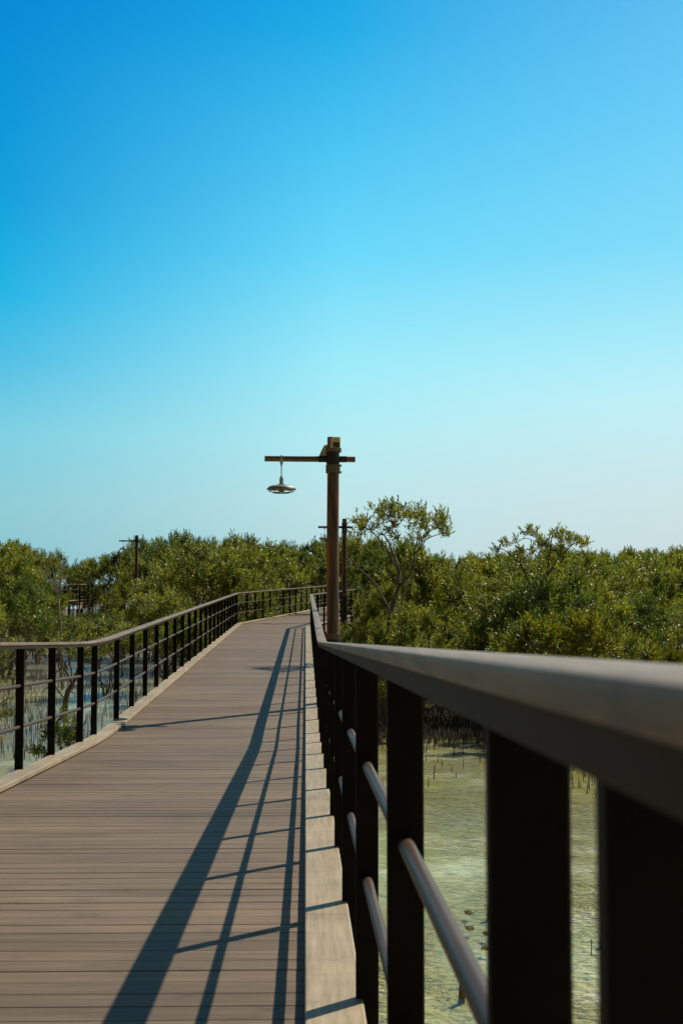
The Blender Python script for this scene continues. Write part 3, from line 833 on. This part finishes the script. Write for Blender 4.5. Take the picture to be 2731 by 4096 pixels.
# umbrella-shaped tree right of the lamp post
traced('mangrove_tree', 'tall open umbrella-shaped mangrove with forked bare limbs, right of the lamp posts', 30,
  [([(1535,2910),(1545,2600),(1556,2470),(1575,2400),(1597,2345)],.042,.033),
   ([(1597,2345),(1592,2282,-.1),(1568,2240,-.2),(1548,2200,-.3),(1510,2150,-.4),(1490,2130,-.5),(1465,2112,-.6)],.024,.007),
   ([(1597,2345),(1600,2285,.2),(1575,2225,.3),(1560,2180,.3),(1535,2140,.3),(1565,2110,.4),(1580,2070,.4)],.03,.009),
   ([(1597,2345),(1640,2300,.1),(1657,2240,.2),(1655,2200,.3),(1670,2160,.2),(1668,2130,.2),(1690,2105,.1)],.025,.008),
   ([(1657,2215,.3),(1685,2180,.0),(1692,2150,-.2),(1720,2125,-.3),(1750,2110,-.4)],.018,.008),
   ([(1692,2165,-.2),(1730,2145,.1),(1770,2130,.3),(1795,2130,.4)],.012,.006),
   ([(1670,2130),(1690,2115,.5),(1735,2095,.7),(1765,2075,.8)],.010,.006),
   ([(1560,2460),(1535,2400,.2),(1505,2340,.4),(1470,2305,.5),(1425,2260,.6),(1395,2230,.6)],.026,.008),
   ([(1510,2345,.3),(1535,2290,.2),(1522,2300,.1),(1470,2235,.0)],.010,.005),
   ([(1600,2348),(1620,2340,.1),(1645,2328,.2)],.010,.005),
   ([(1510,2150,-.4),(1530,2125,-.5),(1555,2110,-.5),(1570,2095,-.5)],.011,.006),
   ([(1565,2110,.4),(1600,2095,.1),(1615,2060,.0)],.010,.006),
   ([(1650,2140,.2),(1640,2100,.3),(1625,2070,.4)],.010,.006)],
  [(1440,2088,60,24,.8,30),(1480,2095,55,40,.9,42),(1525,2050,50,42,1.0,48),(1565,2030,42,36,1.0,50),(1610,2045,50,36,1.0,46),(1655,2062,50,34,1.0,40),
   (1700,2075,50,32,1.0,38),(1745,2062,46,32,1.0,36),(1785,2088,26,36,.5,22),(1790,2128,26,16,.4,12),(1560,2090,60,30,.8,26),(1660,2100,60,26,.8,26),(1715,2148,26,14,.4,8),(1560,2140,80,34,.9,22),(1640,2150,70,34,.9,22),(1450,2120,40,18,.6,14),(1760,2110,50,24,.8,20)], 301, leafL=.075, base_px=(1535,2905))
# sparse-topped tree further right
traced('mangrove_tree', 'mangrove with a loose see-through crest of leaves above the thicket on the right', 33,
  [([(2165,2870),(2170,2600),(2150,2450),(2120,2340),(2080,2250)],.05,.02),
   ([(2080,2250),(2040,2215),(2000,2190),(1975,2190)],.014,.006),
   ([(2080,2250),(2090,2200),(2070,2170),(2110,2135)],.014,.006),
   ([(2150,2450),(2190,2300),(2200,2210),(2210,2150),(2225,2110)],.03,.007),
   ([(2190,2300),(2240,2220),(2290,2180),(2330,2165)],.02,.006),
   ([(2240,2220),(2260,2160),(2270,2130)],.01,.005)],
  [(1985,2198,30,20,.6,10),(2035,2172,34,26,.8,16),(2080,2200,40,28,.8,18),(2110,2128,30,24,.7,14),(2150,2145,36,34,.9,24),(2170,2175,40,24,.9,20),(2225,2125,34,26,.9,22),
   (2265,2150,40,32,.9,30),(2300,2160,38,26,.9,26),(2345,2166,28,18,.6,14),(2240,2180,70,26,.9,36),(2150,2205,70,20,.9,24)], 302, leafL=.085, base_px=(2165,2865))
# yellowish nearer bush behind the right handrail
pmy2 = tree_meshes(44, 2.4, 1.3, .35, 13, 8, 13, 8, .095, 'leafy', 5, 40, .5, .3, True)
pmy = tree_meshes(40, 2.6, 1.35, .35, 13, 8, 13, 8, .095, 'leafy', 6, 60, .45, .3, True)
put_tree('mangrove_shrub', pmy, gx(2260,26.5), 26.5, 1.0, .4, 'yellow-green mangrove bush with larger leaves, in front of the thicket right of centre', z=WATER-.1, cat='shrub')
put_tree('mangrove_shrub', pmy2, gx(2640,28.5), 28.5, .80, 2.4, 'yellow-green mangrove bush against the right edge of the picture, above the handrail', z=WATER-.1, cat='shrub')
pmg = tree_meshes(41, 2.2, 1.1, .15, 12, 7, 12, 8, .085, 'leaf', 5, 40, .42, .3, True)
put_tree('mangrove_shrub', pmg, gx(1440,33), 33, .8, 1.0, 'low glossy green mangrove bush at the foot of the big lamp post', z=WATER-.1, cat='shrub')
put_tree('mangrove_shrub', pmg, gx(1560,31), 31, .9, 3.0, 'low mangrove bush under the umbrella-shaped tree', z=WATER-.1, cat='shrub')
# left: bare-limbed tree, trunked tree in the water, sapling, hanging branch
bl = []
rgb = np.random.default_rng(9)
for i in range(16):
    x1 = 235+rgb.uniform(-95,55); y1 = 2215+rgb.uniform(0,90); mx = 232+(x1-235)*.35
    bl.append(([(243,2395,0),(mx+4,2330,rgb.uniform(-.3,.3)),((mx+x1)/2,(2330+y1)/2+8,rgb.uniform(-.6,.6)),(x1,y1,rgb.uniform(-.9,.9))],.012,.003))
traced('bare_mangrove', 'leafless grey twiggy mangrove among green ones on the left', 44,
  [([(262,2755),(258,2600),(250,2480),(243,2395)],.045,.028)]+bl, [(150,2300,60,30,.6,5)], 303, leafL=.07, barkm='palebark', base_px=(262,2755), cat='tree')
traced('mangrove_tree', 'twisted many-stemmed mangrove standing in the water behind the left railing', 31.5,
  [([(278,2884),(275,2800),(284,2760),(300,2735)],.07,.05),
   ([(300,2735),(285,2700,-.1),(262,2665,-.2),(258,2620,-.3),(235,2560,-.4)],.035,.012),
   ([(300,2735),(315,2690,.1),(330,2655,.2),(325,2600,.2),(350,2540,.3)],.035,.012),
   ([(300,2735),(298,2680,.3),(290,2640,.4),(310,2580,.4),(300,2530,.4)],.03,.012),
   ([(275,2810),(262,2780,-.2),(240,2750,-.3),(215,2740,-.4),(180,2765,-.5)],.018,.006),
   ([(215,2740,-.4),(190,2750,-.5),(160,2820,-.5)],.009,.003),
   ([(262,2665,-.2),(220,2700,-.3),(200,2720,-.3),(190,2700,-.3)],.012,.004),
   ([(330,2655,.2),(370,2700,.2),(400,2760,.1)],.013,.004),
   ([(330,2690,.2),(380,2715,.3),(360,2760,.3)],.010,.004),
   ([(278,2870),(310,2860,.2),(330,2835,.3)],.014,.005),
   ([(325,2600,.2),(380,2590,.2),(430,2560,.2)],.012,.004),
   ([(258,2620,-.3),(200,2640,-.3),(150,2630,-.4),(120,2600,-.4)],.012,.004)],
  [(330,2590,70,30,.8,26),(240,2560,60,30,.8,26),(395,2600,50,30,.8,18),(150,2590,50,30,.8,14),(330,2755,14,18,.3,6),(430,2555,60,25,.8,20)], 304, leafL=.065, base_px=(278,2882))
traced('mangrove_tree', 'mangrove with dark arching limbs reaching over the water at the left edge of the picture', 29,
  [([(-60,2900),(-40,2800),(0,2710),(40,2670),(75,2600),(90,2540)],.06,.015),
   ([(0,2710),(45,2660,.1),(70,2610,.2),(110,2560,.2)],.022,.008),
   ([(-40,2800),(10,2815,-.1),(50,2790,-.2),(85,2778,-.2)],.018,.005),
   ([(-10,2820),(40,2810,-.2),(70,2700,-.2),(100,2690,-.2)],.012,.004),
   ([(20,2690),(50,2700,.2),(90,2700,.3),(130,2740,.3)],.012,.004),
   ([(-50,2880),(-10,2840,-.4),(20,2835,-.5),(55,2850,-.5)],.012,.005)],
  [(10,2630,60,45,.8,40),(60,2570,60,35,.8,34),(45,2845,30,16,.4,16),(10,2855,24,14,.4,10),(20,2700,50,30,.6,12)], 305, leafL=.065, base_px=(-60,2900))
traced('mangrove_sapling', 'small leafy mangrove sapling with dark glossy leaves growing from the water below the left railing', 23.2,
  [([(262,3040),(258,2980),(250,2930),(240,2880)],.018,.007),([(262,3020),(215,3010,-.1),(170,2985,-.1),(130,2985,-.2)],.010,.004),
   ([(260,2990),(290,2950,.1),(315,2900,.1)],.010,.004),([(262,3000),(300,2975,.0),(318,2950)],.008,.004),([(258,2960),(215,2930),(190,2920)],.008,.003)],
  [(200,2925,28,26,.3,26),(235,2895,28,26,.3,26),(300,2905,28,34,.3,36),(305,2960,24,34,.3,30),(160,2985,34,18,.25,22),(215,3000,28,16,.25,16),(265,2860,24,26,.3,18),(260,2945,28,30,.3,26)],
  306, leafm='leafd', per=7, leafL=.068, base_px=(262,3040), cat='sapling', spread=1.0)

# ------------------------------------------------------------------ small things in the shallow water on the right
def ground_at(px, py): 
    Y = F*(ZC-WATER)/(py-HOR); return gx(px, Y), Y
def stump(px, py, w_, h_, slant, label, seed):
    x, y = ground_at(px, py); rg = random.Random(seed); mb = MB(); n = 14
    rings = []
    for lv, z in enumerate((-.12, 0, h_*.6, h_)):
        rr = []
        for k in range(n):
            a = 2*math.pi*k/n; r = w_/2*(1+.10*math.sin(3*a+seed)+rg.uniform(-.05,.05))
            zz = z+(slant*math.cos(a)*w_ if lv == 3 else 0)
            rr.append((r*math.cos(a)+.1*z, r*math.sin(a)*.8, zz))
        rings += rr
    fs = [(i*n+k, i*n+(k+1)%n, (i+1)*n+(k+1)%n, (i+1)*n+k) for i in range(3) for k in range(n)]+[tuple(3*n+k for k in range(n))]
    mb.add(rings, fs); o = mb.build('wooden_stump', M['stump'], smooth='angle'); o.location = (x, y, WATER)
    tag(o, label, 'stump', 'cut stumps in the shallow water')
stump(1838, 3939, .046, .066, .35, 'small cut stump with slanted top in the water beyond the near right posts', 1)
stump(1952, 3632, .060, .035, -.3, 'low dark stump beside the left edge of the widest near post', 2)
stump(2400, 3738, .065, .018, .2, 'low stump in the water at the right edge of the narrow right gap', 3)
def shells(px, py, w_, n, label, seed):
    x, y = ground_at(px, py); rg = random.Random(seed); mb = MB()
    for i in range(n):
        a = rg.uniform(0,6.28); r = abs(rg.gauss(0,.5))*w_/2; cx, cy = r*math.cos(a), r*math.sin(a)*1.6
        s_ = rg.uniform(.004,.010); h_ = rg.uniform(.3,1)*.016
        mb.tube([(cx,cy,-.01),(cx+rg.uniform(-.004,.004),cy,h_*.6),(cx+rg.uniform(-.006,.006),cy,h_+.004)], [s_,s_*rg.uniform(.8,1.2),s_*.4], 5)
    o = mb.build('shell_clump', M['shell']); o.location = (x, y, WATER); tag(o, label, 'shells', 'oyster shell clumps on the mud')
shells(1866, 3630, .085, 45, 'pale shell clump just left of the low dark stump', 1)
shells(1872, 3690, .085, 40, 'dark shell clump below the pale one, left of the widest near post', 2)
shells(1938, 3712, .07, 26, 'tiny shell clump touching the left edge of the widest near post', 3)
shells(1932, 3768, .07, 30, 'shell clump lowest in the middle water gap', 4)
tw = MB(); x, y = ground_at(2349, 3775)
tw.tube([(0,0,-.05),(.004,0,.06),(.002,0,.075)], [.004,.0035,.002], 5)
o = tw.build('root_spike', M['root']); o.location = (x,y,WATER); tag(o, 'single dark root spike standing alone in the narrow right water gap', 'root')
